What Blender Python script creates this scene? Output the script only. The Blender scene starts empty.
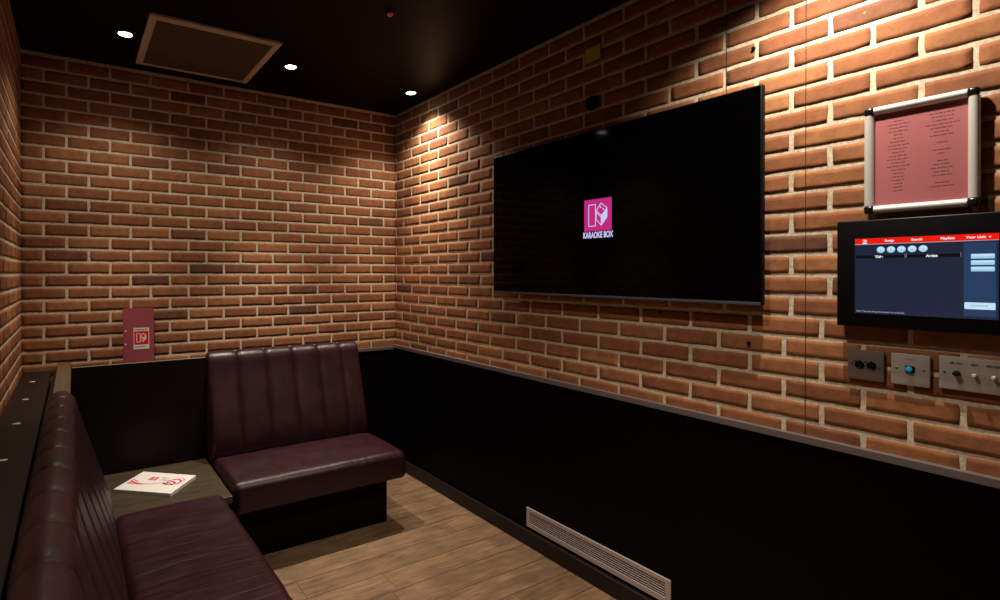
import bpy, bmesh, math, random
from mathutils import Vector, Matrix, noise
random.seed(7)
S = bpy.context.scene
C = S.collection
PI = math.pi
W, D, CEIL = 2.475, 4.6, 2.78          # room width, depth, ceiling height
BL, CH = 0.225, 0.0735                  # brick length and course height
IDX0 = 1.0                              # height of the first full mortar line

# ------------------------------------------------------------------ materials
def nodes_of(name):
    m = bpy.data.materials.new(name); m.use_nodes = True
    nt = m.node_tree; b = nt.nodes['Principled BSDF']
    return m, nt, b
def N(nt, t, **kw):
    n = nt.nodes.new(t)
    for k, v in kw.items():
        if k.startswith('i_'): n.inputs[k[2:].replace('_', ' ')].default_value = v
        else: setattr(n, k, v)
    return n
def plain(name, col, rough=.5, metal=0., spec=.5, bump=0., scale=60., emit=None, estr=1., coat=0.):
    m, nt, b = nodes_of(name)
    b.inputs['Base Color'].default_value = (*col, 1)
    b.inputs['Roughness'].default_value = rough
    b.inputs['Metallic'].default_value = metal
    b.inputs['Specular IOR Level'].default_value = spec
    if coat: b.inputs['Coat Weight'].default_value = coat; b.inputs['Coat Roughness'].default_value = .08
    tc = N(nt, 'ShaderNodeTexCoord')
    nz = N(nt, 'ShaderNodeTexNoise'); nz.inputs['Scale'].default_value = scale; nz.inputs['Detail'].default_value = 4
    nt.links.new(tc.outputs['Object'], nz.inputs['Vector'])
    mr = N(nt, 'ShaderNodeMapRange')
    mr.inputs['To Min'].default_value = rough * .88; mr.inputs['To Max'].default_value = min(1, rough * 1.12)
    nt.links.new(nz.outputs['Fac'], mr.inputs['Value']); nt.links.new(mr.outputs['Result'], b.inputs['Roughness'])
    if bump:
        bp = N(nt, 'ShaderNodeBump'); bp.inputs['Strength'].default_value = bump; bp.inputs['Distance'].default_value = .002
        nt.links.new(nz.outputs['Fac'], bp.inputs['Height']); nt.links.new(bp.outputs['Normal'], b.inputs['Normal'])
    if emit:
        b.inputs['Emission Color'].default_value = (*emit, 1); b.inputs['Emission Strength'].default_value = estr
    return m
def srgb(r, g, b):
    f = lambda c: (c/255)/12.92 if c/255 <= .04045 else ((c/255+.055)/1.055)**2.4
    return (f(r), f(g), f(b))

def brick_material():
    m, nt, b = nodes_of('brick')
    at = N(nt, 'ShaderNodeAttribute', attribute_name='tint')
    tc = N(nt, 'ShaderNodeTexCoord')
    sep = N(nt, 'ShaderNodeSeparateColor'); nt.links.new(at.outputs['Color'], sep.inputs['Color'])
    r = N(nt, 'ShaderNodeValToRGB')
    e = r.color_ramp.elements
    e[0].position = 0; e[0].color = (*srgb(112, 74, 56), 1)
    e[1].position = 1; e[1].color = (*srgb(174, 118, 76), 1)
    for p, c in ((.12, (128, 84, 60)), (.3, (146, 93, 62)), (.6, (157, 101, 65)), (.85, (164, 109, 70))):
        x = e.new(p); x.color = (*srgb(*c), 1)
    nt.links.new(sep.outputs['Red'], r.inputs['Fac'])
    nz = N(nt, 'ShaderNodeTexNoise'); nz.inputs['Scale'].default_value = 22; nz.inputs['Detail'].default_value = 6; nz.inputs['Roughness'].default_value = .65
    nt.links.new(tc.outputs['Object'], nz.inputs['Vector'])
    mr = N(nt, 'ShaderNodeMapRange'); mr.inputs['From Min'].default_value = .3; mr.inputs['From Max'].default_value = .7
    mr.inputs['To Min'].default_value = .72; mr.inputs['To Max'].default_value = 1.18
    nt.links.new(nz.outputs['Fac'], mr.inputs['Value'])
    mx = N(nt, 'ShaderNodeMix', data_type='RGBA', blend_type='MULTIPLY'); mx.inputs['Factor'].default_value = 1
    nt.links.new(r.outputs['Color'], mx.inputs['A']); nt.links.new(mr.outputs['Result'], mx.inputs['B'])
    # pale lime flecks left on the faces
    n2 = N(nt, 'ShaderNodeTexNoise'); n2.inputs['Scale'].default_value = 75; n2.inputs['Detail'].default_value = 3
    nt.links.new(tc.outputs['Object'], n2.inputs['Vector'])
    m2 = N(nt, 'ShaderNodeMapRange'); m2.inputs['From Min'].default_value = .70; m2.inputs['From Max'].default_value = .76
    nt.links.new(n2.outputs['Fac'], m2.inputs['Value'])
    mm = N(nt, 'ShaderNodeMath', operation='MULTIPLY'); mm.inputs[1].default_value = .55
    nt.links.new(m2.outputs['Result'], mm.inputs[0])
    mx2 = N(nt, 'ShaderNodeMix', data_type='RGBA'); mx2.inputs['B'].default_value = (*srgb(205, 180, 140), 1)
    nt.links.new(mm.outputs[0], mx2.inputs['Factor']); nt.links.new(mx.outputs['Result'], mx2.inputs['A'])
    nt.links.new(mx2.outputs['Result'], b.inputs['Base Color'])
    b.inputs['Roughness'].default_value = .78; b.inputs['Specular IOR Level'].default_value = .25
    bp = N(nt, 'ShaderNodeBump'); bp.inputs['Strength'].default_value = .45; bp.inputs['Distance'].default_value = .0025
    n3 = N(nt, 'ShaderNodeTexNoise'); n3.inputs['Scale'].default_value = 60; n3.inputs['Detail'].default_value = 6; n3.inputs['Roughness'].default_value = .7
    nt.links.new(tc.outputs['Object'], n3.inputs['Vector'])
    nt.links.new(n3.outputs['Fac'], bp.inputs['Height']); nt.links.new(bp.outputs['Normal'], b.inputs['Normal'])
    return m
def mortar_material():
    m, nt, b = nodes_of('mortar')
    tc = N(nt, 'ShaderNodeTexCoord')
    nz = N(nt, 'ShaderNodeTexNoise'); nz.inputs['Scale'].default_value = 90; nz.inputs['Detail'].default_value = 6
    nt.links.new(tc.outputs['Object'], nz.inputs['Vector'])
    r = N(nt, 'ShaderNodeValToRGB'); e = r.color_ramp.elements
    e[0].position = .3; e[0].color = (*srgb(198, 182, 154), 1); e[1].position = .75; e[1].color = (*srgb(238, 226, 200), 1)
    nt.links.new(nz.outputs['Fac'], r.inputs['Fac']); nt.links.new(r.outputs['Color'], b.inputs['Base Color'])
    b.inputs['Roughness'].default_value = .9; b.inputs['Specular IOR Level'].default_value = .2
    bp = N(nt, 'ShaderNodeBump'); bp.inputs['Strength'].default_value = .6; bp.inputs['Distance'].default_value = .003
    nt.links.new(nz.outputs['Fac'], bp.inputs['Height']); nt.links.new(bp.outputs['Normal'], b.inputs['Normal'])
    return m
def leather_material(name, col, wrinkle, r0=.32, r1=.46):
    m, nt, b = nodes_of(name)
    tc = N(nt, 'ShaderNodeTexCoord')
    n1 = N(nt, 'ShaderNodeTexNoise'); n1.inputs['Scale'].default_value = 9; n1.inputs['Detail'].default_value = 5
    nt.links.new(tc.outputs['Object'], n1.inputs['Vector'])
    r = N(nt, 'ShaderNodeValToRGB'); e = r.color_ramp.elements
    e[0].position = .3; e[0].color = (col[0]*.75, col[1]*.75, col[2]*.75, 1); e[1].position = .72; e[1].color = (col[0]*1.25, col[1]*1.25, col[2]*1.25, 1)
    nt.links.new(n1.outputs['Fac'], r.inputs['Fac']); nt.links.new(r.outputs['Color'], b.inputs['Base Color'])
    mr = N(nt, 'ShaderNodeMapRange'); mr.inputs['To Min'].default_value = r0; mr.inputs['To Max'].default_value = r1
    nt.links.new(n1.outputs['Fac'], mr.inputs['Value']); nt.links.new(mr.outputs['Result'], b.inputs['Roughness'])
    b.inputs['Specular IOR Level'].default_value = .4
    v = N(nt, 'ShaderNodeTexVoronoi'); v.inputs['Scale'].default_value = 260
    nt.links.new(tc.outputs['Object'], v.inputs['Vector'])
    b1 = N(nt, 'ShaderNodeBump'); b1.inputs['Strength'].default_value = .12; b1.inputs['Distance'].default_value = .001
    nt.links.new(v.outputs['Distance'], b1.inputs['Height'])
    mp = N(nt, 'ShaderNodeMapping'); mp.inputs['Scale'].default_value = (17, 3.0, 3.0); mp.inputs['Rotation'].default_value = (0, 0, .12)
    nt.links.new(tc.outputs['Object'], mp.inputs['Vector'])
    n2 = N(nt, 'ShaderNodeTexNoise'); n2.inputs['Scale'].default_value = 1.3; n2.inputs['Detail'].default_value = 3; n2.inputs['Distortion'].default_value = .6
    nt.links.new(mp.outputs['Vector'], n2.inputs['Vector'])
    b2 = N(nt, 'ShaderNodeBump'); b2.inputs['Strength'].default_value = wrinkle; b2.inputs['Distance'].default_value = .012
    nt.links.new(n2.outputs['Fac'], b2.inputs['Height']); nt.links.new(b1.outputs['Normal'], b2.inputs['Normal'])
    nt.links.new(b2.outputs['Normal'], b.inputs['Normal'])
    return m
def floor_material():
    m, nt, b = nodes_of('oak_boards')
    at = N(nt, 'ShaderNodeAttribute', attribute_name='tint')
    sep = N(nt, 'ShaderNodeSeparateColor'); nt.links.new(at.outputs['Color'], sep.inputs['Color'])
    tc = N(nt, 'ShaderNodeTexCoord')
    cb = N(nt, 'ShaderNodeVectorMath', operation='ADD')
    sc = N(nt, 'ShaderNodeVectorMath', operation='SCALE'); sc.inputs['Scale'].default_value = 37
    nt.links.new(at.outputs['Color'], sc.inputs[0]); nt.links.new(tc.outputs['Object'], cb.inputs[0]); nt.links.new(sc.outputs[0], cb.inputs[1])
    mp = N(nt, 'ShaderNodeMapping'); mp.inputs['Scale'].default_value = (2.2, 22, 1)
    nt.links.new(cb.outputs[0], mp.inputs['Vector'])
    n1 = N(nt, 'ShaderNodeTexNoise'); n1.inputs['Scale'].default_value = 1.6; n1.inputs['Detail'].default_value = 8; n1.inputs['Roughness'].default_value = .68; n1.inputs['Distortion'].default_value = 1.1
    nt.links.new(mp.outputs['Vector'], n1.inputs['Vector'])
    r = N(nt, 'ShaderNodeValToRGB'); e = r.color_ramp.elements
    e[0].position = .25; e[0].color = (*srgb(82, 60, 42), 1); e[1].position = .75; e[1].color = (*srgb(158, 128, 98), 1)
    x = e.new(.45); x.color = (*srgb(128, 100, 74), 1)
    nt.links.new(n1.outputs['Fac'], r.inputs['Fac'])
    n2 = N(nt, 'ShaderNodeTexNoise'); n2.inputs['Scale'].default_value = 6.5; n2.inputs['Detail'].default_value = 4
    nt.links.new(cb.outputs[0], n2.inputs['Vector'])
    m2 = N(nt, 'ShaderNodeMapRange'); m2.inputs['From Min'].default_value = .35; m2.inputs['From Max'].default_value = .65; m2.inputs['To Min'].default_value = .74; m2.inputs['To Max'].default_value = 1.1
    nt.links.new(n2.outputs['Fac'], m2.inputs['Value'])
    mt = N(nt, 'ShaderNodeMapRange'); mt.inputs['To Min'].default_value = .86; mt.inputs['To Max'].default_value = 1.08
    nt.links.new(sep.outputs['Green'], mt.inputs['Value'])
    mu = N(nt, 'ShaderNodeMath', operation='MULTIPLY'); nt.links.new(m2.outputs['Result'], mu.inputs[0]); nt.links.new(mt.outputs['Result'], mu.inputs[1])
    mx = N(nt, 'ShaderNodeMix', data_type='RGBA', blend_type='MULTIPLY'); mx.inputs['Factor'].default_value = 1
    nt.links.new(r.outputs['Color'], mx.inputs['A']); nt.links.new(mu.outputs[0], mx.inputs['B'])
    nt.links.new(mx.outputs['Result'], b.inputs['Base Color'])
    b.inputs['Roughness'].default_value = .5; b.inputs['Specular IOR Level'].default_value = .35
    bp = N(nt, 'ShaderNodeBump'); bp.inputs['Strength'].default_value = .35; bp.inputs['Distance'].default_value = .002
    nt.links.new(n1.outputs['Fac'], bp.inputs['Height']); nt.links.new(bp.outputs['Normal'], b.inputs['Normal'])
    return m
def wood_material(name, c0, c1, scale=(2, 30, 30), rough=.45, spec=.5):
    m, nt, b = nodes_of(name)
    tc = N(nt, 'ShaderNodeTexCoord')
    mp = N(nt, 'ShaderNodeMapping'); mp.inputs['Scale'].default_value = scale
    nt.links.new(tc.outputs['Object'], mp.inputs['Vector'])
    n1 = N(nt, 'ShaderNodeTexNoise'); n1.inputs['Scale'].default_value = 1.5; n1.inputs['Detail'].default_value = 6; n1.inputs['Distortion'].default_value = .7
    nt.links.new(mp.outputs['Vector'], n1.inputs['Vector'])
    r = N(nt, 'ShaderNodeValToRGB'); e = r.color_ramp.elements
    e[0].position = .3; e[0].color = (*c0, 1); e[1].position = .7; e[1].color = (*c1, 1)
    nt.links.new(n1.outputs['Fac'], r.inputs['Fac']); nt.links.new(r.outputs['Color'], b.inputs['Base Color'])
    b.inputs['Roughness'].default_value = rough; b.inputs['Specular IOR Level'].default_value = spec
    return m
def brushed(name, col, rough=.35):
    m, nt, b = nodes_of(name)
    tc = N(nt, 'ShaderNodeTexCoord')
    mp = N(nt, 'ShaderNodeMapping'); mp.inputs['Scale'].default_value = (4, 900, 4)
    nt.links.new(tc.outputs['Object'], mp.inputs['Vector'])
    n1 = N(nt, 'ShaderNodeTexNoise'); n1.inputs['Scale'].default_value = 1; n1.inputs['Detail'].default_value = 3
    nt.links.new(mp.outputs['Vector'], n1.inputs['Vector'])
    mr = N(nt, 'ShaderNodeMapRange'); mr.inputs['To Min'].default_value = rough*.7; mr.inputs['To Max'].default_value = rough*1.35
    nt.links.new(n1.outputs['Fac'], mr.inputs['Value']); nt.links.new(mr.outputs['Result'], b.inputs['Roughness'])
    b.inputs['Base Color'].default_value = (*col, 1); b.inputs['Metallic'].default_value = .35
    bp = N(nt, 'ShaderNodeBump'); bp.inputs['Strength'].default_value = .08; bp.inputs['Distance'].default_value = .0005
    nt.links.new(n1.outputs['Fac'], bp.inputs['Height']); nt.links.new(bp.outputs['Normal'], b.inputs['Normal'])
    return m

M = {}
M['brick'] = brick_material()
M['mortar'] = mortar_material()
M['seam'] = plain('panel_gap', (.03, .02, .012), .9)
M['floor'] = floor_material()
M['gap'] = plain('floor_gap', (.025, .017, .01), .9)
M['ceiling'] = plain('black_ceiling_paint', (.0035, .003, .003), .42, spec=.05, bump=.15, scale=14)
M['wainscot'] = plain('black_wainscot_paint', (.0022, .0014, .0014), .5, spec=.08)
M['skirting'] = plain('dark_skirting_paint', (.016, .010, .0085), .38, spec=.35)
M['cap'] = plain('grey_painted_trim', (.16, .13, .12), .45)
M['leather'] = leather_material('oxblood_leather', (.026, .0058, .0088), .16)
M['leather_worn'] = leather_material('creased_oxblood_leather', (.028, .0056, .0096), .5)
M['leather_matte'] = leather_material('dulled_oxblood_leather', (.024, .0058, .0086), .14, .34, .48)
M['plinth'] = plain('black_plinth', (.003, .002, .002), .6, spec=.1)
M['ledge'] = plain('dark_ledge_paint', (.008, .0055, .0045), .42, spec=.3, bump=.1, scale=25)
M['panel'] = wood_material('black_brown_panel', (.005, .0026, .002), (.010, .0052, .0038), (1.5, 20, 20), .5, .2)
M['panel_edge'] = plain('lit_panel_edge', (.16, .12, .09), .6)  # light on the panel's top edge, painted in as a paler colour
M['strip'] = wood_material('brown_capping', (.075, .042, .020), (.12, .072, .036), (20, 2, 20), .55)
M['table'] = wood_material('brown_table_top', (.040, .028, .014), (.070, .050, .026), (2.5, 26, 26), .42)
M['black_plastic'] = plain('black_plastic', (.003, .003, .0035), .4, spec=.2)
M['gloss_black'] = plain('glossy_black_glass', (.0008, .0008, .0008), .06, spec=.13)
M['bezel_strip'] = plain('dark_grey_bezel', (.10, .10, .12), .35, metal=.4)
M['silver'] = plain('satin_silver', (.74, .72, .66), .36, metal=.2, spec=.6)
M['chrome'] = plain('chrome', (.75, .75, .75), .15, metal=1)
M['dark_chrome'] = plain('dark_chrome_corner', (.07, .07, .07), .2, metal=.9)
M['pink'] = plain('pink_paper', srgb(184, 106, 108), .75)
M['ink'] = plain('dark_ink', srgb(96, 44, 50), .8)
M['black_ink'] = plain('black_ink', (.02, .02, .02), .7)
M['steel'] = brushed('brushed_steel', (.62, .58, .52), .38)
M['dark_steel'] = brushed('dark_brushed_steel', (.24, .19, .17), .4)
M['blue'] = plain('blue_plastic', srgb(20, 150, 190), .3, emit=srgb(20, 150, 190), estr=.15)
M['white_plastic'] = plain('white_plastic', srgb(225, 220, 210), .35)
M['vent'] = plain('beige_metal_grille', srgb(196, 180, 174), .42, metal=.1)
M['vent_dark'] = plain('grille_backing', (.02, .014, .013), .8)
M['hatch_frame'] = plain('beige_hatch_frame', srgb(222, 206, 188), .6)
M['hatch'] = plain('brown_hatch_board', srgb(92, 76, 62), .7, bump=.1, scale=12)
M['paper'] = plain('white_paper', srgb(232, 226, 220), .6)
M['paper_edge'] = plain('page_edges', srgb(214, 206, 198), .8)
M['red_print'] = plain('red_print', srgb(205, 30, 60), .5)
M['pink_print'] = plain('pink_print', srgb(222, 120, 135), .5)
M['grey_print'] = plain('grey_print', srgb(140, 135, 132), .6)
M['menu'] = plain('maroon_board', srgb(158, 74, 84), .5, bump=.1, scale=40)
M['red_sticker'] = plain('red_sticker', srgb(228, 36, 40), .35)
M['yellow'] = plain('yellow_sticker', srgb(214, 212, 36), .55)
M['led_red'] = plain('red_indicator', (.3, .01, .01), .4, emit=(1, .06, .05), estr=.16)
M['lens'] = plain('lamp_lens', (1, 1, 1), .3, emit=(1, .93, .85), estr=14)
M['ring'] = plain('downlight_ring', (.05, .048, .045), .35, metal=.6)
M['magenta_glow'] = plain('screen_magenta', (0, 0, 0), .2, emit=srgb(196, 42, 132), estr=.9)
M['white_glow'] = plain('screen_lilac_white', (0, 0, 0), .2, emit=srgb(206, 208, 250), estr=.95)
M['ui_bg'] = plain('screen_navy', (0, 0, 0), .15, emit=srgb(36, 44, 66), estr=.8)
M['ui_side'] = plain('screen_blue', (0, 0, 0), .15, emit=srgb(42, 66, 102), estr=.85)
M['ui_red'] = plain('screen_red', (0, 0, 0), .15, emit=srgb(236, 28, 14), estr=1)
M['ui_dark'] = plain('screen_dark', (0, 0, 0), .15, emit=srgb(16, 14, 26), estr=.8)
M['ui_white'] = plain('screen_white', (0, 0, 0), .15, emit=srgb(240, 244, 250), estr=1)
M['ui_button'] = plain('screen_light_blue', (0, 0, 0), .15, emit=srgb(158, 206, 238), estr=1)
M['ui_button_top'] = plain('screen_pale_blue', (0, 0, 0), .15, emit=srgb(196, 226, 246), estr=1)
M['ui_grey'] = plain('screen_grey', (0, 0, 0), .15, emit=srgb(160, 165, 176), estr=.9)

# ------------------------------------------------------------------ mesh helpers
def link(name, bm, mats, parent=None, smooth=False, kind=None):
    me = bpy.data.meshes.new(name)
    bm.normal_update(); bm.to_mesh(me); bm.free()
    for m in (mats if isinstance(mats, (list, tuple)) else [mats]): me.materials.append(M[m])
    if smooth:
        for p in me.polygons: p.use_smooth = True
    o = bpy.data.objects.new(name, me); C.objects.link(o)
    if parent: o.parent = parent
    if kind: o['kind'] = kind
    return o
def auto_smooth(o, ang=40):
    me = o.data
    for p in me.polygons: p.use_smooth = True
    bm = bmesh.new(); bm.from_mesh(me)
    for e in bm.edges:
        e.smooth = not (len(e.link_faces) == 2 and e.calc_face_angle(0) > math.radians(ang))
    bm.to_mesh(me); bm.free()
    return o
def add_box(bm, x0, x1, y0, y1, z0, z1, bevel=0, seg=2, mi=0):
    g = bmesh.ops.create_cube(bm, size=1)
    vs = g['verts']
    for v in vs:
        v.co = Vector((x0 if v.co.x < 0 else x1, y0 if v.co.y < 0 else y1, z0 if v.co.z < 0 else z1))
    fs = set(f for v in vs for f in v.link_faces)
    for f in fs: f.material_index = mi
    if bevel:
        es = list(set(e for v in vs for e in v.link_edges))
        r = bmesh.ops.bevel(bm, geom=es, offset=bevel, segments=seg, profile=.5, affect='EDGES')
        for f in r['faces']: f.material_index = mi
    return vs
def add_cyl(bm, c, axis, r, h, seg=24, r2=None, mi=0, bevel=0):
    g = bmesh.ops.create_cone(bm, cap_ends=True, segments=seg, radius1=r, radius2=r if r2 is None else r2, depth=h)
    q = Vector((0, 0, 1)).rotation_difference(Vector(axis))
    mt = Matrix.Translation(Vector(c) + Vector(axis).normalized()*h/2) @ q.to_matrix().to_4x4()
    bmesh.ops.transform(bm, matrix=mt, verts=g['verts'])
    for f in set(f for v in g['verts'] for f in v.link_faces): f.material_index = mi
    if bevel:
        es = [e for e in set(e for v in g['verts'] for e in v.link_edges) if len(e.link_faces) == 2 and e.calc_face_angle(0) > 1]
        bmesh.ops.bevel(bm, geom=es, offset=bevel, segments=3, profile=.5, affect='EDGES')
def add_lathe(bm, prof, seg=32, mi=0, close=False):
    """prof: (r, z) list, revolved about local z"""
    rings = []
    for r, z in prof:
        if r < 1e-6: rings.append([bm.verts.new((0, 0, z))])
        else: rings.append([bm.verts.new((r*math.cos(2*PI*k/seg), r*math.sin(2*PI*k/seg), z)) for k in range(seg)])
    for a, b in zip(rings, rings[1:]):
        for k in range(seg):
            k2 = (k+1) % seg
            if len(a) == 1 and len(b) == 1: continue
            if len(a) == 1: f = bm.faces.new((a[0], b[k], b[k2]))
            elif len(b) == 1: f = bm.faces.new((a[k], b[0], a[k2]))
            else: f = bm.faces.new((a[k], b[k], b[k2], a[k2]))
            f.material_index = mi
    bmesh.ops.recalc_face_normals(bm, faces=bm.faces[:])
def add_poly(bm, pts, z, th=.0006, mi=0):
    """a thin prism from 2-D points, standing on height z"""
    a = [bm.verts.new((x, y, z)) for x, y in pts]; b = [bm.verts.new((x, y, z+th)) for x, y in pts]
    n = len(pts)
    fs = [bm.faces.new(b), bm.faces.new(a[::-1])]
    for k in range(n): fs.append(bm.faces.new((a[k], a[(k+1) % n], b[(k+1) % n], b[k])))
    for f in fs: f.material_index = mi
    bmesh.ops.recalc_face_normals(bm, faces=fs)
def stroke(bm, pts, w, z, th=.0006, close=True, mi=0):
    n = len(pts)
    for k in range(n if close else n-1):
        p, q = Vector(pts[k]), Vector(pts[(k+1) % n]); d = (q-p).normalized(); nn = Vector((-d.y, d.x))*w/2; e = d*w/2
        add_poly(bm, [(p-e-nn)[:], (q+e-nn)[:], (q+e+nn)[:], (p-e+nn)[:]], z, th, mi)
def rrect(x0, x1, y0, y1, r, n=5):
    o = []
    for cx, cy, a0 in ((x1-r, y1-r, 0), (x0+r, y1-r, 90), (x0+r, y0+r, 180), (x1-r, y0+r, 270)):
        for k in range(n+1):
            a = math.radians(a0+90*k/n); o.append((cx+r*math.cos(a), cy+r*math.sin(a)))
    return o
def disc(cx, cy, rx, ry=None, n=20):
    ry = ry or rx
    return [(cx+rx*math.cos(2*PI*k/n), cy+ry*math.sin(2*PI*k/n)) for k in range(n)]
def text(name, s, size, loc, mat, parent, bold=0., sx=1., align='CENTER'):
    cu = bpy.data.curves.new(name, 'FONT'); cu.body = s; cu.size = size; cu.align_x = align; cu.align_y = 'CENTER'
    cu.offset = bold; cu.extrude = .0003
    t = bpy.data.objects.new(name+'_curve', cu); C.objects.link(t)
    bpy.context.view_layer.update()
    me = bpy.data.meshes.new_from_object(t.evaluated_get(bpy.context.evaluated_depsgraph_get()))
    bpy.data.objects.remove(t); bpy.data.curves.remove(cu)
    me.name = name; me.materials.clear(); me.materials.append(M[mat])
    for v in me.vertices: v.co = Vector((v.co.x*sx, v.co.y, v.co.z)) + Vector(loc)
    o = bpy.data.objects.new(name, me); C.objects.link(o); o.parent = parent
    return o
def thing(name, label, cat, loc=(0, 0, 0), rot=None, group=None):
    o = bpy.data.objects.new(name, None); C.objects.link(o); o.empty_display_size = .1
    o.location = loc
    if rot is not None: o.rotation_euler = rot
    o['label'] = label; o['category'] = cat
    if group: o['group'] = group
    return o
def tag(o, label, cat, group=None):
    o['label'] = label; o['category'] = cat
    if group: o['group'] = group
    return o
def copy_tree(o, parent=None):
    c = o.copy(); C.objects.link(c); c.parent = parent
    for ch in list(o.children): copy_tree(ch, c)
    return c
# frame for things on the right wall: local x runs to the viewer's right, y up, z out of the wall
RW = Matrix(((0, 0, -1), (-1, 0, 0), (0, 1, 0))).to_euler()

# ------------------------------------------------------------------ brick walls
def brick_wall(name, length, z0, z1, offset, to_world, seams=(), seed=1):
    """local u along the wall, v up, n out of the wall"""
    rnd = random.Random(seed)
    bm = bmesh.new(); lay = bm.verts.layers.float_color.new('tint')
    MORT, FACE = .0046, .0066
    J, JV = .0125, .0130
    def P(u, v, n): return to_world(u, v, n)
    def quad(pts, mi):
        f = bm.faces.new([bm.verts.new(P(*p)) for p in pts]); f.material_index = mi; return f
    # mortar bed as a fine grid
    nu, nv = max(2, int(length/.06)), max(2, int((z1-z0)/.06))
    g = [[bm.verts.new(P(length*i/nu, z0+(z1-z0)*j/nv, MORT + .0005*noise.noise(Vector((i*.7, j*.7, seed*9))))) for j in range(nv+1)] for i in range(nu+1)]
    for i in range(nu):
        for j in range(nv):
            f = bm.faces.new((g[i][j], g[i+1][j], g[i+1][j+1], g[i][j+1])); f.material_index = 1
    k0, k1 = math.floor((z0-IDX0)/CH+.3), math.ceil((z1-IDX0)/CH)
    def brick(u0, u1, v0, v1, ca=False, cb=False):
        if u1-u0 < .012 or v1-v0 < .01: return
        w, h = u1-u0, v1-v0
        n = max(3, int(w/.022)); m = 4
        tint = (rnd.random(), rnd.random(), rnd.random(), 1)
        if rnd.random() < .07: tint = (rnd.random()*.2, tint[1], tint[2], 1)
        else: tint = (.25+.75*tint[0], tint[1], tint[2], 1)
        sd = rnd.random()*100; tilt = (rnd.random()-.5)*.0012; dn = (rnd.random()-.5)*.0008
        def edge(u, v):
            a = noise.noise(Vector((u*26, v*26, sd)))*.0024 + noise.noise(Vector((u*90, v*90, sd+7)))*.0012
            b = noise.noise(Vector((u*26, v*26, sd+31)))*.0024 + noise.noise(Vector((u*90, v*90, sd+17)))*.0012
            return a, b
        ring = [[None]*(m+3) for _ in range(n+3)]
        us = [0, .0] + [0]*0
        tu = [0, .0014/w] + [i/n for i in range(1, n)] + [1-.0014/w, 1]
        tv = [0, .0014/h] + [j/m for j in range(1, m)] + [1-.0014/h, 1]
        vt = []
        for a, x in enumerate(tu):
            row = []
            for b, y in enumerate(tv):
                u, v = u0+w*x, v0+h*y
                du, dv = edge(u, v)
                cu = min(x, 1-x)*w; cv = min(y, 1-y)*h
                # round the corners of the outline
                rr = .006
                if cu < rr and cv < rr:
                    ex, ey = rr-cu, rr-cv
                    L = math.hypot(ex, ey)
                    if L > rr:
                        s = rr/L
                        u += (1 if x < .5 else -1)*(ex-ex*s); v += (1 if y < .5 else -1)*(ey-ey*s)
                on = a in (0, len(tu)-1) or b in (0, len(tv)-1)
                nn = .0034 if on else FACE+dn+tilt*(x-.5)+noise.noise(Vector((u*45, v*45, sd)))*.0006
                vv = bm.verts.new(P(min(max(u+du, u0 if ca else u0-.004), u1 if cb else u1+.004), v+dv, nn)); vv[lay] = tint
                row.append(vv)
            vt.append(row)
        for a in range(len(tu)-1):
            for b in range(len(tv)-1):
                f = bm.faces.new((vt[a][b], vt[a+1][b], vt[a+1][b+1], vt[a][b+1])); f.material_index = 0; f.smooth = 0 < a < len(tu)-2 and 0 < b < len(tv)-2
    for k in range(k0, k1):
        v0, v1 = IDX0+k*CH+J/2, IDX0+(k+1)*CH-J/2
        if v1 > z1: v1 = z1-.002
        if v0 < z0: v0 = z0+.001
        off = offset(k)*BL
        u = off-BL*math.ceil(off/BL+1)
        while u < length:
            a, b = max(u+JV/2, .001), min(u+BL-JV/2, length-.001)
            if b > a:
                cuts = []
                pts = [a]
                for s in cuts: pts += [s-.0016, s+.0016]
                pts.append(b)
                for p, q in zip(pts[::2], pts[1::2]): brick(p, q, v0, v1, p != a, q != b)
            u += BL
    for s, za, zb in seams:
        quad([(s-.0010, za, FACE+.0028), (s+.0010, za, FACE+.0028), (s+.0010, zb, FACE+.0028), (s-.0010, zb, FACE+.0028)], 2)
    bmesh.ops.recalc_face_normals(bm, faces=bm.faces[:])
    # the solid wall behind
    corners = [P(0, z0, -.1), P(length, z0, -.1), P(length, z1, -.1), P(0, z1, -.1), P(0, z0, 0), P(length, z0, 0), P(length, z1, 0), P(0, z1, 0)]
    vs = [bm.verts.new(c) for c in corners]
    for q in ((0, 1, 2, 3), (4, 5, 6, 7), (0, 1, 5, 4), (1, 2, 6, 5), (2, 3, 7, 6), (3, 0, 4, 7)):
        f = bm.faces.new([vs[i] for i in q]); f.material_index = 1
    o = link(name, bm, ['brick', 'mortar', 'seam'], kind='structure')
    return o
half = lambda k: .5 if k % 2 == 0 else 0.
wb = brick_wall('wall_back', W, 0, CEIL, half, lambda u, v, n: Vector((u, -n, v)), seed=3)
wr = brick_wall('wall_right', D, 0, CEIL, lambda k: (half(k)+(.10 if k >= 5 else 0)), lambda u, v, n: Vector((W-n, -u, v)),
                seams=((2.767, .95, CEIL), (2.505, 2.0, CEIL), (1.026, .95, 1.5)), seed=5)
wl = brick_wall('wall_left', D, 0, CEIL, half, lambda u, v, n: Vector((n, -u, v)), seed=8)
bm = bmesh.new(); add_box(bm, 0, W, -D-.1, -D, 0, CEIL)
link('wall_front', bm, 'wainscot', kind='structure')
# small screw holes left in the right wall
for y, z in ((-2.235, 1.351), (-2.586, 1.255), (-2.601, 2.368), (-1.182, 2.348)):
    bm = bmesh.new(); add_cyl(bm, (W-.006, y, z), (-1, 0, 0), .0062, .0085, 14)
    o = link('wall_plug', bm, 'black_plastic', wr); o['label'] = 'small black wall plug'
bm = bmesh.new(); add_box(bm, -.1, W+.1, -D-.1, .1, CEIL, CEIL+.1)
link('ceiling', bm, 'ceiling', kind='structure')

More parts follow.
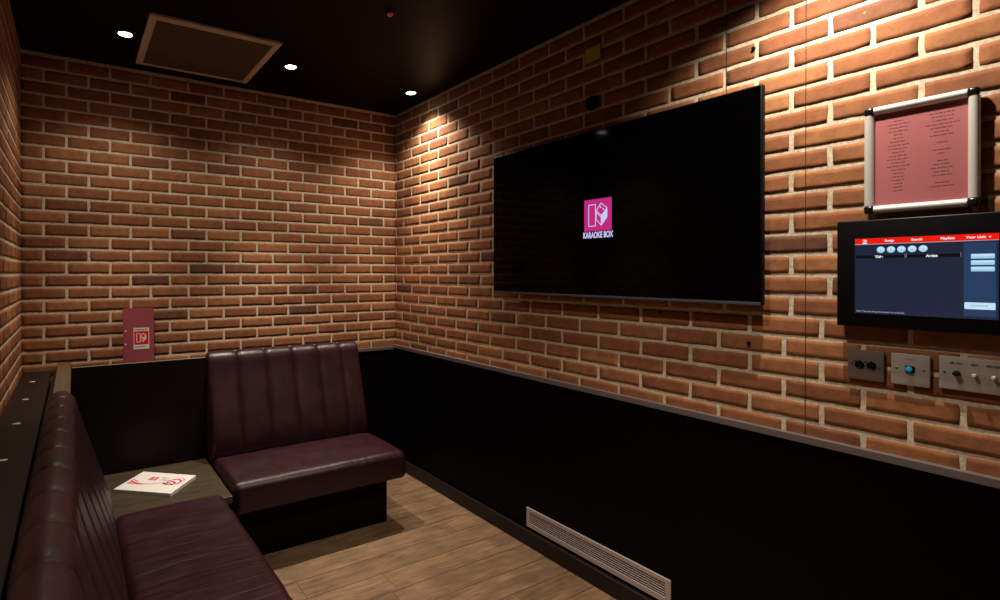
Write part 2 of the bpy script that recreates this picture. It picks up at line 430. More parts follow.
# floor boards
bm = bmesh.new(); lay = bm.verts.layers.float_color.new('tint')
add_box(bm, -.1, W+.1, -D-.1, .1, -.1, -.004, mi=1)
rnd = random.Random(21)
PW = .155
y = -1.145 + 8*PW
row = 0
while y > -D:
    y0, y1 = max(y-PW, -D), min(y, 0)
    if y1 > y0:
        x = -rnd.random()*1.2 if row != 9 else -.0
        lens = []
        while x < W:
            L = .9+rnd.random()*.7
            if row == 9 and x < .1: L = 1.6
            a, b = max(x, 0), min(x+L, W)
            if b-a > .02:
                t = (rnd.random(), rnd.random(), rnd.random(), 1)
                for v in add_box(bm, a+.0008, b-.0008, y0+.0017, y1-.0017, -.004, 0):
                    v[lay] = t
            x += L
    y -= PW; row += 1
link('floor', bm, ['floor', 'gap'], kind='structure')

# black wainscot, its cap and the skirting
bm = bmesh.new(); add_box(bm, W-.022, W-.010, -D, -.0, .0, .94)
add_box(bm, W-.0235, W-.0215, -2.12, -1.885, .15, .31, .0006, 1)
link('wainscot_panel', bm, 'wainscot', wr)
bm = bmesh.new(); add_box(bm, 1.9, W-.022, -.022, -.010, 0, .93)
link('wainscot_panel', bm, 'wainscot', wb)
bm = bmesh.new(); add_box(bm, W-.030, W-.006, -D, -.0, .928, .954, .002)
link('trim_1', bm, 'cap', kind='structure')
bm = bmesh.new(); add_box(bm, 1.9, W-.03, -.030, -.006, .918, .942, .002)
link('trim_2', bm, 'cap', kind='structure')
bm = bmesh.new()
add_box(bm, W-.045, W-.022, -D, -.02, 0, .085, .006, 3)
link('baseboard_right', bm, 'skirting', kind='structure')

# ------------------------------------------------------------------ boxed ledges behind the benches
PX, PY = .2455, -.281      # faces of the left and back boxing
t = thing('boxed_ledge', 'dark boxed ledge along the left brick wall, dotted with pale oval caps', 'ledge', (0, 0, 0))
bm = bmesh.new(); add_box(bm, .012, .150, -3.6, -.012, .935, .962, .002); link('ledge_top', bm, 'ledge', t)
bm = bmesh.new(); add_box(bm, .02, .144, -3.6, -.02, 0, .9345); link('casing', bm, 'wainscot', t)
for y in (-.334, -.776, -1.218, -1.667, -2.11):
    bm = bmesh.new(); add_lathe(bm, [(0, .0016), (.009, .0014), (.0135, .0008), (.0145, 0), (0, 0)], 24)
    bmesh.ops.scale(bm, verts=bm.verts[:], vec=(1, .62, 1)); bmesh.ops.translate(bm, verts=bm.verts[:], vec=(.074, y, .9622))
    o = link('fixing_cap', bm, 'silver', t, True); o['label'] = 'pale oval fixing cap'
t = thing('capped_panel', 'short dark partition with brown wooden capping, between the left ledge and the corner table', 'panel', (0, 0, 0))
bm = bmesh.new(); add_box(bm, .181, PX, -.952, -.014, .935, 1.007, .002); o = link('capping_strip', bm, 'strip', t); o['label'] = 'brown wooden capping strip'
bm = bmesh.new(); add_box(bm, .158, .1805, -.952, -.014, 0, .962); add_box(bm, .181, PX, -.952, -.014, 0, .9345); link('front_board', bm, 'panel', t)
t = thing('boxed_ledge', 'dark boxed ledge under the back brick wall, carrying the maroon menu board', 'ledge', (0, 0, 0))
bm = bmesh.new(); add_box(bm, PX+.002, 1.99, -.176, -.012, .935, .962, .002); link('ledge_top', bm, 'ledge', t)
bm = bmesh.new(); add_box(bm, PX+.002, 1.99, -.17, -.023, 0, .9345); link('casing', bm, 'wainscot', t)
t = thing('back_panel', 'black upright panel with lit top edge painted pale, standing behind the corner table', 'panel', (0, 0, 0))
bm = bmesh.new(); add_box(bm, PX+.002, .951, PY, PY+.022, 0, 1.0065, .0008, 1); link('board', bm, 'panel', t)
bm = bmesh.new(); add_box(bm, PX+.002, .951, PY-.0005, PY+.0225, 1.0067, 1.009, .0006, 1); o = link('lit_edge', bm, 'panel_edge', t); o['label'] = 'panel top edge, painted pale as lit'  # thin strip added to carry the painted light along the panel top

# ------------------------------------------------------------------ banquette benches
def loft(prof, weights, xs, offs, name, mat, parent):
    """prof: closed (y, z) outline; offs(x) -> (puff, inset); points move along outline normals"""
    n = len(prof)
    nrm = []
    for i in range(n):
        a, b = Vector(prof[i-1]), Vector(prof[(i+1) % n]); d = (b-a).normalized(); nrm.append(Vector((d.y, -d.x)))
    area = sum(prof[i][0]*prof[(i+1) % n][1]-prof[(i+1) % n][0]*prof[i][1] for i in range(n))
    if area < 0: nrm = [-v for v in nrm]
    bm = bmesh.new(); rings = []
    for x in xs:
        puff, inset = offs(x)
        rings.append([bm.verts.new((x, *(Vector(prof[i])+nrm[i]*(puff*weights[i]-inset)))) for i in range(n)])
    for a, b in zip(rings, rings[1:]):
        for i in range(n): bm.faces.new((a[i], a[(i+1) % n], b[(i+1) % n], b[i]))
    bm.faces.new(rings[0][::-1]); bm.faces.new(rings[-1])
    bmesh.ops.recalc_face_normals(bm, faces=bm.faces[:])
    return auto_smooth(link(name, bm, mat, parent), 60)
def end_inset(x, L, r):
    d = min(x, L-x)
    return 0 if d >= r else r-math.sqrt(max(0, r*r-(r-d)**2))
def xs_for(L, r, edges, per):
    s = set(round(r*(1-math.cos(k*PI/12)), 5) for k in range(7))
    s |= set(round(L-v, 5) for v in s)
    for a, b in zip(edges, edges[1:]):
        for k in range(per+1):
            u = k/per; u = .5-.5*math.cos(PI*u) if per > 2 else u
            v = round(a+(b-a)*u, 5)
            if r <= v <= L-r: s.add(v)
    return sorted(s)
def make_bench(label, loc, rot, L, edges, top, seatz, mats, group, pl, amp=.012, pw=7.):
    t = thing('banquette_bench', label, 'bench', loc, (0, 0, rot), group)
    # backrest: rolled top, leaning fluted front
    pr = [(0, .40), (0, .58), (0, .78), (0, top-.078), (-.004, top-.052), (-.013, top-.027), (-.029, top-.009), (-.049, top-.001), (-.069, top-.002),
          (-.086, top-.012), (-.099, top-.029), (-.106, top-.050), (-.112, top-.078), (-.125, top-.125), (-.144, top-.187), (-.171, top-.27), (-.197, top-.353), (-.223, top-.436),
          (-.239, top-.498), (-.246, top-.55), (-.247, seatz+.01), (-.245, .40), (-.237, .38), (-.1, .38)]
    wt = [0, 0, 0, .3, .7, .9, 1, 1, 1, 1, 1, 1, 1, 1, 1, 1, 1, 1, 1, .9, .5, .1, 0, 0]
    def offs(x):
        p = 0
        for a, b in zip(edges, edges[1:]):
            if a <= x <= b:
                u = (x-a)/(b-a); p = amp*(1-abs(2*u-1)**pw)
        return p, end_inset(x, L, .022)
    loft(pr, wt, xs_for(L, .022, edges, 14), offs, 'backrest', mats[0], t)
    # seat cushion with a rounded front edge
    F, B0, zt, zb, R = -.737, -.252, seatz, seatz-.160, .044
    pr = []
    for k in range(9): a = PI*.5*k/8; pr.append((F+R-R*math.sin(a), zt-R+R*math.cos(a)))
    for k in range(5): a = PI*.5*k/4; pr.append((F+.015-.015*math.cos(a), zb+.015-.015*math.sin(a)))
    pr += [(B0-.2, zb), (B0-.02, zb), (B0, zb+.02), (B0, zt-.03), (B0-.012, zt-.008)]
    pr += [(B0-.04+(F+R-(B0-.04))*k/10, zt+.004*math.sin(PI*k/10)) for k in range(0, 10)]
    wt = [1 if z > zt-.05 else 0 for _, z in pr]
    rnd2 = random.Random(int(L*100))
    def offs2(x):
        return .006*math.sin(PI*x/L)**.5-.003+.0012*math.sin(x*23)+.001*math.sin(x*41+1), end_inset(x, L, .035)
    loft(pr, wt, xs_for(L, .035, [0, L], max(12, int(L/.04))), offs2, 'seat', mats[1], t)
    bm = bmesh.new(); add_box(bm, .012, L-pl[0], -pl[1], -.10, 0, zb-.001, .003, 1); link('plinth', bm, 'plinth', t)
    return t
# against the back wall: x 0.935 .. 1.905
ed = [0, .182, .366, .545, .725, .895, 1.038]
make_bench('shorter oxblood leather bench against the back wall, its six-channel backrest facing the room', (.956, -.184, 0), 0, 1.038, ed, 1.027, .447, ('leather', 'leather'), 'oxblood banquette benches', (.085, .640))
# along the left wall
LL, END = 2.25, -.957
seam = [-3.62+1.0385*(y+3.62) for y in (-1.055, -1.177, -1.338, -1.52, -1.688, -1.873, -2.04, -2.215, -2.385, -2.555, -2.725, -2.895, -3.065)]
ed = sorted([y-END+LL for y in seam if y-END+LL > .05 and y < END-.02] + [0, LL])
make_bench('long oxblood leather bench along the left wall with creased seat, cut off by the frame', (.157, END-LL, 0), PI/2, LL, ed, 1.017, .446, ('leather_matte', 'leather_worn'), 'oxblood banquette benches', (.022, .640), .0065, 7.)

# ------------------------------------------------------------------ corner table, book, menu
t = thing('corner_table', 'low brown wooden table top filling the corner between the two benches', 'table', (.597, -.604, 0))
bm = bmesh.new(); add_box(bm, -.349, .349, -.320, .320, .362, .398, .003, 2); link('tabletop', bm, 'table', t)
bm = bmesh.new(); add_box(bm, -.33, .33, -.31, .30, 0, .3615, .002, 1); link('base', bm, 'plinth', t)

def logo(bm, s, z, th, wm, sw=.028):
    q = lambda p: ((p[0]-.5)*s, (p[1]-.5)*s)
    stroke(bm, [q(p) for p in ((.17, .16), (.42, .16), (.42, .83), (.17, .83))], sw*s, z, th, True, wm)
    stroke(bm, [q(p) for p in ((.45, .63), (.62, .85), (.84, .69), (.64, .47))], sw*s, z, th, True, wm)
    stroke(bm, [q(p) for p in ((.45, .58), (.63, .42), (.63, .17), (.45, .36))], sw*s, z, th, True, wm)
    add_poly(bm, [q(p) for p in ((.63, .15), (.85, .40), (.85, .69), (.63, .46))], z, th, wm)
    for c in ((.61, .73), (.71, .66)): add_poly(bm, [q((c[0]+.028*math.cos(a*PI/5), c[1]+.028*math.sin(a*PI/5))) for a in range(10)], z, th, wm)
    stroke(bm, [q(p) for p in ((.42, .62), (.45, .66))], sw*s, z, th, False, wm)

# song book: corner points of the photographed outline give its place and turn
P0, P1, P3, P2 = [Vector((.26+1.0385*(x-.26), -3.62+1.0385*(y+3.62))) for x, y in ((.4275, -.672), (.5785, -.508), (.657, -.868), (.816, -.712))]
ang = math.atan2((P3-P0).y, (P3-P0).x)
bw, bd, bh = (P3-P0).length*1.02, .244, .016
cen = (P3+P2+P0+P1)/4
t = thing('song_book', 'white booklet with red printed cover lying on the brown corner table', 'book', (cen.x, cen.y, .3985), (0, 0, ang))
bm = bmesh.new(); add_box(bm, -bw/2, bw/2, -bd/2, bd/2, bh-.0015, bh, .0004, 1); add_box(bm, -bw/2, bw/2, -bd/2, bd/2, 0, .0015, .0004, 1); link('cover', bm, 'paper', t)
bm = bmesh.new(); add_box(bm, -bw/2+.0002, bw/2-.0004, -bd/2+.0002, bd/2-.0004, .0015, bh-.0015); link('pages', bm, 'paper_edge', t)
z = bh+.0001
bm = bmesh.new()      # printed cover: small red emblem, ribbon, figure
def sw(pts, w0, w1, mi):
    n = len(pts)
    L, R = [], []
    for i, p in enumerate(pts):
        a, b = Vector(pts[max(i-1, 0)]), Vector(pts[min(i+1, n-1)]); d = (b-a).normalized(); nn = Vector((-d.y, d.x)); w = (w0+(w1-w0)*i/(n-1))/2
        L.append((Vector(p)+nn*w)[:]); R.append((Vector(p)-nn*w)[:])
    for i in range(n-1): add_poly(bm, [R[i], R[i+1], L[i+1], L[i]], z, .0003, mi)
add_poly(bm, [(-.062, .018), (-.018, .018), (-.018, .060), (-.062, .060)], z, .0003, 0)
sw([(-.145, -.005), (-.12, -.020), (-.09, -.032), (-.055, -.036), (-.015, -.030), (.03, -.008), (.06, .012)], .012, .004, 0)
sw([(-.146, -.030), (-.115, -.040), (-.08, -.044), (-.05, -.040)], .020, .004, 1)
sw([(-.140, .012), (-.11, -.005), (-.085, -.018)], .007, .003, 0)
sw([(.05, .02), (.075, .045), (.10, .052), (.122, .038), (.128, .012), (.118, -.012)], .012, .010, 0)
sw([(.06, .000), (.085, .020), (.10, .012), (.108, -.008)], .016, .012, 0)
sw([(.075, .066), (.105, .074), (.135, .052), (.139, .02)], .007, .005, 1)
sw([(.045, -.012), (.070, -.018), (.092, -.012), (.108, -.022)], .016, .010, 2)
for k, (yy, w) in enumerate(((.060, .040), (.044, .034), (.028, .042))): add_poly(bm, [(.000, yy-.003), (w, yy-.003), (w, yy+.003), (.0, yy+.003)], z, .0003, 3)
link('cover_print', bm, ['red_print', 'pink_print', 'black_ink', 'grey_print'], t)
bm = bmesh.new()
def loc_logo(bm, cx, cy, s, z, th, mi, sw=.06):
    b2 = bmesh.new(); logo(b2, s, z, th, mi, sw)
    bmesh.ops.translate(b2, verts=b2.verts[:], vec=(cx, cy, 0))
    me = bpy.data.meshes.new('tmp'); b2.to_mesh(me); b2.free(); bm.from_mesh(me); bpy.data.meshes.remove(me)
loc_logo(bm, -.04, .039, .042, z+.0003, .0002, 0)
link('emblem', bm, 'paper', t)

# maroon menu board standing on the back ledge
tilt = math.radians(-4)
t = thing('menu_board', 'tall maroon menu board with red emblem sticker standing on the back ledge', 'menu', (.6035, -.041, .9634), (tilt, 0, 0))
bm = bmesh.new()
a = [bm.verts.new((x, -.008, y)) for x, y in rrect(-.086, .086, 0.0, .345, .010)]
r = bmesh.ops.extrude_face_region(bm, geom=[bm.faces.new(a)])
bmesh.ops.translate(bm, verts=[v for v in r['geom'] if isinstance(v, bmesh.types.BMVert)], vec=(0, .016, 0))
bmesh.ops.recalc_face_normals(bm, faces=bm.faces[:]); link('board', bm, 'menu', t)
for zz in (.125, .205):
    bm = bmesh.new(); add_cyl(bm, (-.073, -.008, zz), (0, -1, 0), .0052, .0025, 16, .004)
    link('binding_screw', bm, 'white_plastic', t)
def to_front(o, y): 
    for v in o.data.vertices: v.co = Vector((v.co.x, y-v.co.z, v.co.y))
bm = bmesh.new(); add_poly(bm, rrect(-.030, .058, .092, .222, .003), 0, .0008); o = link('sticker', bm, 'paper', t); to_front(o, -.008)
bm = bmesh.new(); add_poly(bm, [(-.027, .120), (.054, .120), (.054, .202), (-.027, .202)], 0, .0004); o2 = link('sticker_emblem', bm, 'red_sticker', o); to_front(o2, -.0088)
bm = bmesh.new(); logo(bm, .078, 0, .0004, 0, .05); o3 = link('emblem_outline', bm, 'paper', o); to_front(o3, -.0092)
for v in o3.data.vertices: v.co += Vector((.0135, 0, .161))
for q in ([(-.024, .104), (.034, .104), (.034, .109), (-.024, .109)], [(-.024, .209), (.048, .209), (.048, .215), (-.024, .215)]):
    bm = bmesh.new(); add_poly(bm, q, 0, .0004); o4 = link('sticker_band', bm, 'grey_print', o); to_front(o4, -.0088)

# ------------------------------------------------------------------ television on the right wall
TW, TH = 1.434, .806
t = thing('television', 'large black flat television on the right brick wall showing a pink emblem', 'television', (W-.0135, -1.9385, 1.4035), RW)
bm = bmesh.new(); add_box(bm, -.30, .30, .2, .6, 0, .0245, .002, 1); link('wall_bracket', bm, 'black_plastic', t)
bm = bmesh.new(); add_box(bm, -TW/2, TW/2, 0, TH, .025, .051, .006, 3); o = link('housing', bm, 'black_plastic', t); auto_smooth(o)
bm = bmesh.new(); add_poly(bm, rrect(-TW/2+.006, TW/2-.006, .016, TH-.006, .004), .051, .0015); link('screen', bm, 'gloss_black', t)
bm = bmesh.new(); add_box(bm, -TW/2+.004, TW/2-.004, -.0005, .011, .0465, .0535, .002, 2); o = link('lower_bezel', bm, 'bezel_strip', t); o['label'] = 'grey strip along the lower edge'
cx, cy, ls = .0155, .3955, .153
bm = bmesh.new(); add_poly(bm, [(cx-ls/2, cy-ls/2), (cx+ls/2, cy-ls/2), (cx+ls/2, cy+ls/2), (cx-ls/2, cy+ls/2)], .0525, .0003)
o = link('screen_emblem', bm, 'magenta_glow', t); o['label'] = 'glowing magenta square emblem'
bm = bmesh.new(); loc_logo(bm, cx, cy, ls, .0528, .0003, 0, .023); link('emblem_outline', bm, 'white_glow', o)
text('emblem_caption', 'KARAOKE BOX', .040, (cx, cy-ls/2-.020, .0527), 'white_glow', t, .0012, .60)

# ------------------------------------------------------------------ pink notice in a snap frame
FW, FH = .254, .336
t = thing('notice_frame', 'silver snap frame with dark corners holding a pink printed notice', 'frame', (W-.0135, -3.0595, 1.7105), RW)
bm = bmesh.new(); add_box(bm, -FW/2+.01, FW/2-.01, .01, FH-.01, 0, .006); link('backing', bm, 'black_plastic', t)
def rail(x0, y0, x1, y1, w, inw):
    """rounded aluminium rail from one corner to the next"""
    bm = bmesh.new(); d = Vector((x1-x0, y1-y0, 0)).normalized(); n = Vector(inw)
    prof = [(0, .0062), (0, .013), (.003, .0175), (.009, .0205), (.015, .0205), (.021, .018), (.0255, .013), (.0265, .0062)]
    r = []
    for p in (Vector((x0, y0, 0)), Vector((x1, y1, 0))): r.append([bm.verts.new(p+n*a*w/.0265+Vector((0, 0, b))) for a, b in prof])
    k = len(prof)
    for i in range(k): bm.faces.new((r[0][i], r[0][(i+1) % k], r[1][(i+1) % k], r[1][i]))
    bm.faces.new(r[0]); bm.faces.new(r[1][::-1]); bmesh.ops.recalc_face_normals(bm, faces=bm.faces[:])
    return auto_smooth(link('rail', bm, 'silver', t), 40)
h, rw_ = FW/2, .0245
rail(-h+rw_, 0, h-rw_, 0, rw_, (0, 1, 0)); rail(-h+rw_, FH, h-rw_, FH, rw_, (0, -1, 0))
rail(-h, rw_, -h, FH-rw_, rw_, (1, 0, 0)); rail(h, rw_, h, FH-rw_, rw_, (-1, 0, 0))
for sx in (-1, 1):
    for y0 in (0, FH):
        bm = bmesh.new(); x0 = sx*h; sy = 1 if y0 == 0 else -1
        add_box(bm, min(x0, x0-sx*rw_), max(x0, x0-sx*rw_), min(y0, y0+sy*rw_), max(y0, y0+sy*rw_), .004, .0215, .007, 3)
        o = auto_smooth(link('corner_cap', bm, 'dark_chrome', t)); o['label'] = 'dark chrome corner cap'
bm = bmesh.new(); add_box(bm, -h+.022, h-.022, .022, FH-.022, .0061, .0072); pp = link('notice', bm, 'pink', t)
rnd = random.Random(4)
for col, cx0 in enumerate((-.047, .05)):
    bm = bmesh.new()
    yy = FH-.055
    for ln in range(21):
        if rnd.random() < .1: yy -= .0105; continue
        w = .018+.036*rnd.random()+(.02 if ln in (2, 3) else 0); x = cx0-w/2
        while x < cx0+w/2-.003:
            g = min(.004+.010*rnd.random(), cx0+w/2-x)
            add_poly(bm, [(x, yy), (x+g, yy), (x+g, yy+.0024), (x, yy+.0024)], .0072, .0001); x += g+.002
        yy -= .0108
    link('text_column', bm, 'ink', pp)

# ------------------------------------------------------------------ touchscreen below it
t = thing('touchscreen', 'black wall touchscreen with red menu bar below the pink notice', 'screen', (W-.0135, -3.0725, 1.35), RW)
w2, h2 = .2025, .340
bm = bmesh.new(); add_box(bm, -.12, .12, .06, .28, 0, .0145); link('wall_bracket', bm, 'black_plastic', t)
bm = bmesh.new(); add_box(bm, -w2, w2, 0, h2, .015, .038, .005, 3); auto_smooth(link('housing', bm, 'black_plastic', t))
sx0, sx1, sy0, sy1 = -.1545, .1545, .043, .281
bm = bmesh.new(); add_poly(bm, [(sx0, sy0), (sx1, sy0), (sx1, sy1), (sx0, sy1)], .038, .0008, 0)
scr = link('display', bm, 'ui_bg', t); scr['label'] = 'dark blue lit display'
sw_, sh_ = sx1-sx0, sy1-sy0
X = lambda f: sx0+f*sw_
Y = lambda f: sy0+f*sh_
z = .0388
bm = bmesh.new(); add_poly(bm, [(X(.785), Y(.03)), (X(.985), Y(.03)), (X(.985), Y(.9)), (X(.785), Y(.9))], z, .0001); link('side_panel', bm, 'ui_side', scr)
bm = bmesh.new(); add_poly(bm, [(X(0), Y(.925)), (X(1), Y(.925)), (X(1), Y(1)), (X(0), Y(1))], z, .0002); bar = link('menu_bar', bm, 'ui_red', scr)
bm = bmesh.new(); add_poly(bm, [(X(0), Y(.917)), (X(1), Y(.917)), (X(1), Y(.925)), (X(0), Y(.925))], z, .0002); link('menu_underline', bm, 'ui_grey', scr)
bm = bmesh.new(); loc_logo(bm, X(.08), Y(.965), .013, z+.0002, .0002, 0); add_poly(bm, [(X(.06), Y(.928)), (X(.10), Y(.928)), (X(.10), Y(.94)), (X(.06), Y(.94))], z+.0002, .0002); link('menu_emblem', bm, 'ui_white', scr)
for s, f in (('Songs', .27), ('Search', .47), ('Playlists', .68), ('Your Lists  v', .875)):
    text('menu_text', s, .0098, (X(f), Y(.961), z+.0004), 'ui_white', scr, .0002, .95)
for i in range(5):
    bm = bmesh.new(); cx = X(.205+.0775*i); cy = Y(.845)
    add_poly(bm, disc(cx, cy, .0098, .0100), z, .0002, 0); add_poly(bm, disc(cx, cy+.0022, .0078, .0066), z+.0002, .0001, 1); add_poly(bm, disc(cx, cy-.001, .0010, .0018, 8), z+.0003, .0001, 2)
    link('round_button', bm, ['ui_button', 'ui_button_top', 'ui_side'], scr)
bm = bmesh.new(); add_poly(bm, [(X(.01), Y(.735)), (X(.77), Y(.735)), (X(.77), Y(.775)), (X(.01), Y(.775))], z, .0001); link('column_header', bm, 'ui_dark', scr)
for f in (.385, .395, .765):
    bm = bmesh.new(); add_poly(bm, [(X(f), Y(.735)), (X(f)+.0008, Y(.735)), (X(f)+.0008, Y(.79)), (X(f), Y(.79))], z+.0001, .0001)
    link('column_divider', bm, 'ui_grey', scr)
text('header_text', 'Title', .0105, (X(.19), Y(.753), z+.0004), 'ui_white', scr, .0003)
text('header_text', 'Artist', .0105, (X(.575), Y(.753), z+.0004), 'ui_white', scr, .0003)
for i in range(3):
    bm = bmesh.new(); y1 = Y(.765-.075*i); add_poly(bm, rrect(X(.83), X(.975), y1-.013, y1, .0015), z+.0001, .0002, 0); add_poly(bm, [(X(.835), y1-.006), (X(.97), y1-.006), (X(.97), y1-.001), (X(.835), y1-.001)], z+.0003, .0001, 1)
    link('side_button', bm, ['ui_button', 'ui_button_top'], scr)
bm = bmesh.new(); add_poly(bm, rrect(X(.79), X(.98), Y(.115), Y(.195), .002), z+.0001, .0002, 0)
for k in range(6): add_poly(bm, [(X(.83+.018*k), Y(.150)), (X(.843+.018*k), Y(.150)), (X(.843+.018*k), Y(.162)), (X(.83+.018*k), Y(.162))], z+.0003, .0001, 1)
link('large_button', bm, ['ui_button_top', 'ui_grey'], scr)
text('hint_text', 'Hint: Tap and drag the screen to scroll list', .0068, (X(.012), Y(.03), z+.0003), 'ui_grey', scr, .0001, .98, 'LEFT')

# ------------------------------------------------------------------ plates and controls under the touchscreen
def plate(name, label, cat, y0, y1, z0, mat, h_=.096):
    t = thing(name, label, cat, (W-.0125, -(y0+y1)/2, z0), RW)
    w = (y1-y0)/2
    bm = bmesh.new(); add_box(bm, -w, w, 0, h_, 0, .0065, .0022, 2); auto_smooth(link('plate', bm, mat, t), 30)
    return t, w
def screw(t, x, y, mat='chrome'):
    bm = bmesh.new(); add_cyl(bm, (x, y, .0066), (0, 0, 1), .0036, .0012, 14, .003); add_box(bm, x-.0028, x+.0028, y-.0004, y+.0004, .0078, .0081, mi=1)
    link('screw', bm, [mat, 'black_ink'], t)
t, w = plate('socket_plate', 'dark steel wall plate with two black round sockets, leftmost under the touchscreen', 'socket', 2.889, 2.980, 1.176, 'dark_steel')
for x in (-.0145, .0150):
    bm = bmesh.new(); add_lathe(bm, [(.0125, 0), (.0125, .002), (.011, .0026), (.0098, .0018), (.0098, .0006), (0, .0006)], 24)
    bmesh.ops.translate(bm, verts=bm.verts[:], vec=(x, .048, .0066))
    add_box(bm, x-.003, x+.003, .058, .0625, .0068, .0095, .0008, 1)
    o = auto_smooth(link('socket', bm, 'black_plastic', t))
    bm = bmesh.new()
    for k in range(3): add_cyl(bm, (x+.0045*math.cos(2.1*k+.5), .048+.0045*math.sin(2.1*k+.5), .0073), (0, 0, 1), .0011, .0012, 8)
    link('contact_pins', bm, 'chrome', o)
for x, y in ((-.034, .052), (.034, .044), (-.026, .0605), (.001, .0605)): screw(t, x, y)
t, w = plate('button_plate', 'square brushed steel wall plate with one blue push button', 'switch', 2.9965, 3.0845, 1.1775, 'steel')
bm = bmesh.new(); add_box(bm, -.0105, .0105, .040, .060, .0066, .0105, .001, 1); o = link('button_surround', bm, 'black_plastic', t)
bm = bmesh.new(); add_cyl(bm, (-.001, .0505, .0105), (0, 0, 1), .0078, .006, 24, bevel=.0015); o = auto_smooth(link('push_button', bm, 'blue', t)); o['label'] = 'blue push button'
screw(t, -.031, .050); screw(t, .031, .050)
text('engraved_text', 'VOICE', .0085, (0, .080, .0067), 'grey_print', t, 0, 1)
t, w = plate('control_plate', 'wide brushed steel wall plate with three small control knobs', 'control panel', 3.103, 3.250, 1.183, 'steel')
screw(t, -.0610, .049); screw(t, .0610, .049)
def knob(x, y, r, l, mat, lab):
    bm = bmesh.new(); add_lathe(bm, [(r*1.15, 0), (r*1.15, l*.18), (r, l*.22), (r*.92, l*.9), (r*.75, l), (0, l)], 24)
    bmesh.ops.translate(bm, verts=bm.verts[:], vec=(x, y, .0066)); o = auto_smooth(link('knob', bm, mat, t)); o['label'] = lab
    bm = bmesh.new(); add_box(bm, x-.0004, x+.0004, y+.001, y+r*.72, .0066+l, .0069+l); link('pointer', bm, 'grey_print', o)
knob(-.0365, .0485, .0070, .017, 'black_plastic', 'black knob'); knob(.000, .0485, .0045, .014, 'white_plastic', 'white knob'); knob(.037, .0485, .0045, .014, 'white_plastic', 'white knob')
for s, x in (('MUSIC', -.0365), ('MIC', .0), ('REVERB', .038)): text('engraved_text', s, .0095, (x, .077, .0067), 'black_ink', t, .0001, 1)

# ------------------------------------------------------------------ vent grille at the skirting
t = thing('vent_grille', 'long beige slotted vent grille low on the black wainscot', 'vent', (W-.0221, -1.874, .100), RW)
gl, gh = .418, .108
bm = bmesh.new(); add_box(bm, -gl+.01, gl-.01, .01, gh-.01, 0, .002); link('backing', bm, 'vent_dark', t)
bm = bmesh.new()
add_box(bm, -gl, gl, 0, .026, 0, .008, .0015, 1); add_box(bm, -gl, gl, gh-.022, gh, 0, .008, .0015, 1)
add_box(bm, -gl, -gl+.024, .0262, gh-.0222, 0, .008, .0010, 1); add_box(bm, gl-.024, gl, .0262, gh-.0222, 0, .008, .0010, 1)
link('frame', bm, 'vent', t)
for k in range(5):
    y = .0345+.0108*k
    bm = bmesh.new(); add_box(bm, -gl+.0242, gl-.0242, y-.0022, y+.0022, .0021, .0068, .0006, 1); link('slat', bm, 'vent', t)

# ------------------------------------------------------------------ ceiling: access hatch, downlights, sensor
t = thing('ceiling_hatch', 'square brown access hatch with beige frame in the black ceiling', 'hatch', (.9085, -.494, CEIL))
hx, hy = .331, .348
bm = bmesh.new(); add_box(bm, -hx+.036, hx-.036, -hy+.05, hy-.026, -.010, 0); link('board', bm, 'hatch', t)
bm = bmesh.new()
add_box(bm, -hx, -hx+.036, -hy, hy, -.014, 0, .002, 1); add_box(bm, hx-.036, hx, -hy, hy, -.014, 0, .002, 1)
add_box(bm, -hx+.0362, hx-.0362, -hy, -hy+.05, -.014, 0, .002, 1); add_box(bm, -hx+.0362, hx-.0362, hy-.026, hy, -.014, 0, .002, 1)
link('frame', bm, 'hatch_frame', t)
def downlight(label, x, y):
    t = thing('downlight', label, 'ceiling light', (x, y, CEIL), None, 'round downlights in the black ceiling')
    bm = bmesh.new(); add_lathe(bm, [(.050, 0), (.050, -.003), (.047, -.006), (.037, -.0055), (.0335, -.0015), (.0335, 0)], 36); auto_smooth(link('ring', bm, 'ring', t), 50)
    bm = bmesh.new(); add_lathe(bm, [(0, -.0062), (.022, -.0056), (.0325, -.003), (.0325, -.0005), (0, -.0005)], 32); o = link('lens', bm, 'lens', t, True); o['label'] = 'glowing lens'
    return t
def beam(x, y, power, wide=.22, cone=120, col=(1, .87, .74)):
    for nm, size, blend, e in (('beam', 62, 1.0, power), ('spill', cone, .75, power*wide)):
        l = bpy.data.lights.new('downlight_'+nm, 'SPOT'); l.energy = e; l.color = col; l.spot_size = math.radians(size); l.spot_blend = blend; l.shadow_soft_size = .022
        o = bpy.data.objects.new('downlight_'+nm, l); C.objects.link(o); o.location = (x, y, CEIL-.03)
downlight('glowing round downlight between the left wall and the ceiling hatch', .495, -.515); beam(.495, -.515, 85, .21, 124)
downlight('glowing round downlight just right of the ceiling hatch', 1.40, -.535); beam(1.40, -.535, 140, .12, 124)
downlight('glowing round downlight in the far right corner beside the brick wall', 2.287, -.515); beam(2.287, -.515, 95, .36, 124)
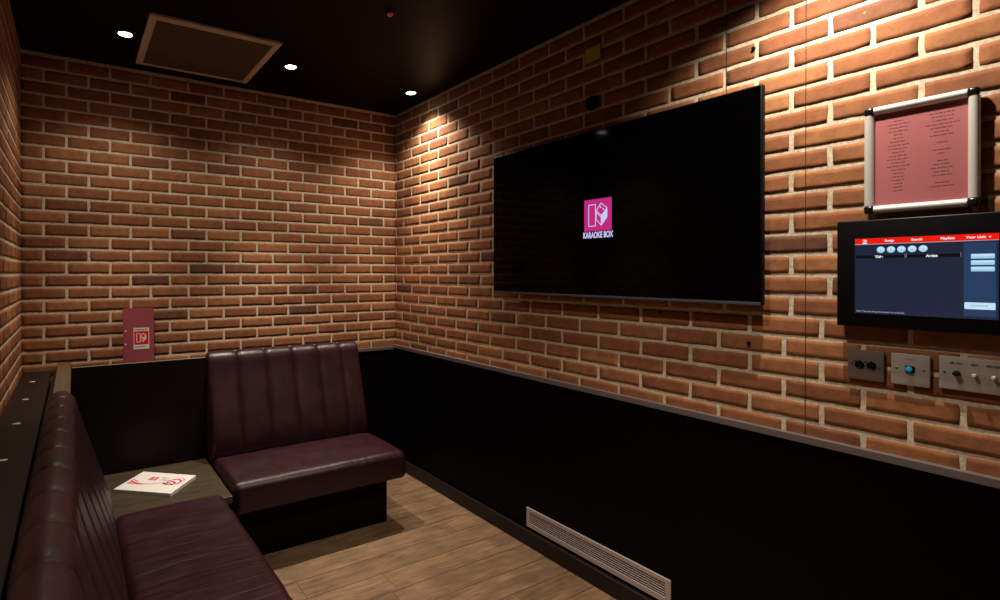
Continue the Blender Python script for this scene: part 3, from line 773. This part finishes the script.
# further lamps of the same row pattern, above the top of the picture
for x, y, p, w, cn in ((.495, -2.62, 45, .06, 110), (1.40, -2.62, 140, .42, 106), (2.13, -2.84, 24, 3.3, 124)):
    beam(x, y, p, w, cn)
t = thing('ceiling_sensor', 'tiny dark ceiling sensor with a dim red light', 'sensor', (1.574, -1.423, CEIL))
bm = bmesh.new(); add_lathe(bm, [(.024, 0), (.024, -.004), (.019, -.008), (.014, -.010), (0, -.010)], 28); link('housing', bm, 'black_plastic', t, True)
bm = bmesh.new(); add_lathe(bm, [(.0135, -.0098), (.013, -.016), (.008, -.021), (0, -.023)], 16); o = link('indicator', bm, 'led_red', t, True); o['label'] = 'red indicator light'

# yellow label and black dome above the television
bm = bmesh.new(); add_box(bm, -.043, .043, -.036, .036, 0, .0012)
o = link('wall_sticker', bm, 'yellow'); o.location = (W-.0135, -1.885, 2.600); o.rotation_euler = RW
tag(o, 'small yellow sticker high on the right brick wall above the television', 'sticker')
t = thing('dome_camera', 'small black dome camera on the brick wall above the television', 'camera', (W-.0132, -1.883, 2.357), RW)
bm = bmesh.new(); add_lathe(bm, [(0, 0), (.036, 0), (.036, .010), (.031, .014), (0, .014)], 32); auto_smooth(link('base', bm, 'black_plastic', t))
bm = bmesh.new(); add_lathe(bm, [(.029*math.cos(a*PI/16), .0142+.029*math.sin(a*PI/16)) for a in range(9)], 32); link('dome', bm, 'gloss_black', t, True)

# ------------------------------------------------------------------ world, camera, view
wd = bpy.data.worlds.new('room_air'); S.world = wd; wd.use_nodes = True
wd.node_tree.nodes['Background'].inputs[0].default_value = (0, 0, 0, 1)
cam = bpy.data.cameras.new('camera'); co = bpy.data.objects.new('camera', cam); C.objects.link(co); S.camera = co
cam.sensor_fit = 'HORIZONTAL'; cam.sensor_width = 36; cam.lens = 530.4165/1000*36
cam.shift_x = (500-387.94)/1000; cam.shift_y = -(300-274.745)/1000
cam.clip_start = .02
yaw, pitch, roll = .5348, -.0035, -.0005
f = Vector((math.sin(yaw)*math.cos(pitch), math.cos(yaw)*math.cos(pitch), math.sin(pitch)))
r = Vector((math.cos(yaw), -math.sin(yaw), 0)); u = r.cross(f)
r2 = r*math.cos(roll)+u*math.sin(roll); u2 = -r*math.sin(roll)+u*math.cos(roll)
co.matrix_world = Matrix(((r2.x, u2.x, -f.x, .2595), (r2.y, u2.y, -f.y, -3.6207), (r2.z, u2.z, -f.z, 1.5228), (0, 0, 0, 1)))
S.view_settings.view_transform = 'Standard'; S.view_settings.look = 'None'
S.view_settings.gamma = 1; S.view_settings.use_curve_mapping = False
S.view_settings.exposure = 0.0
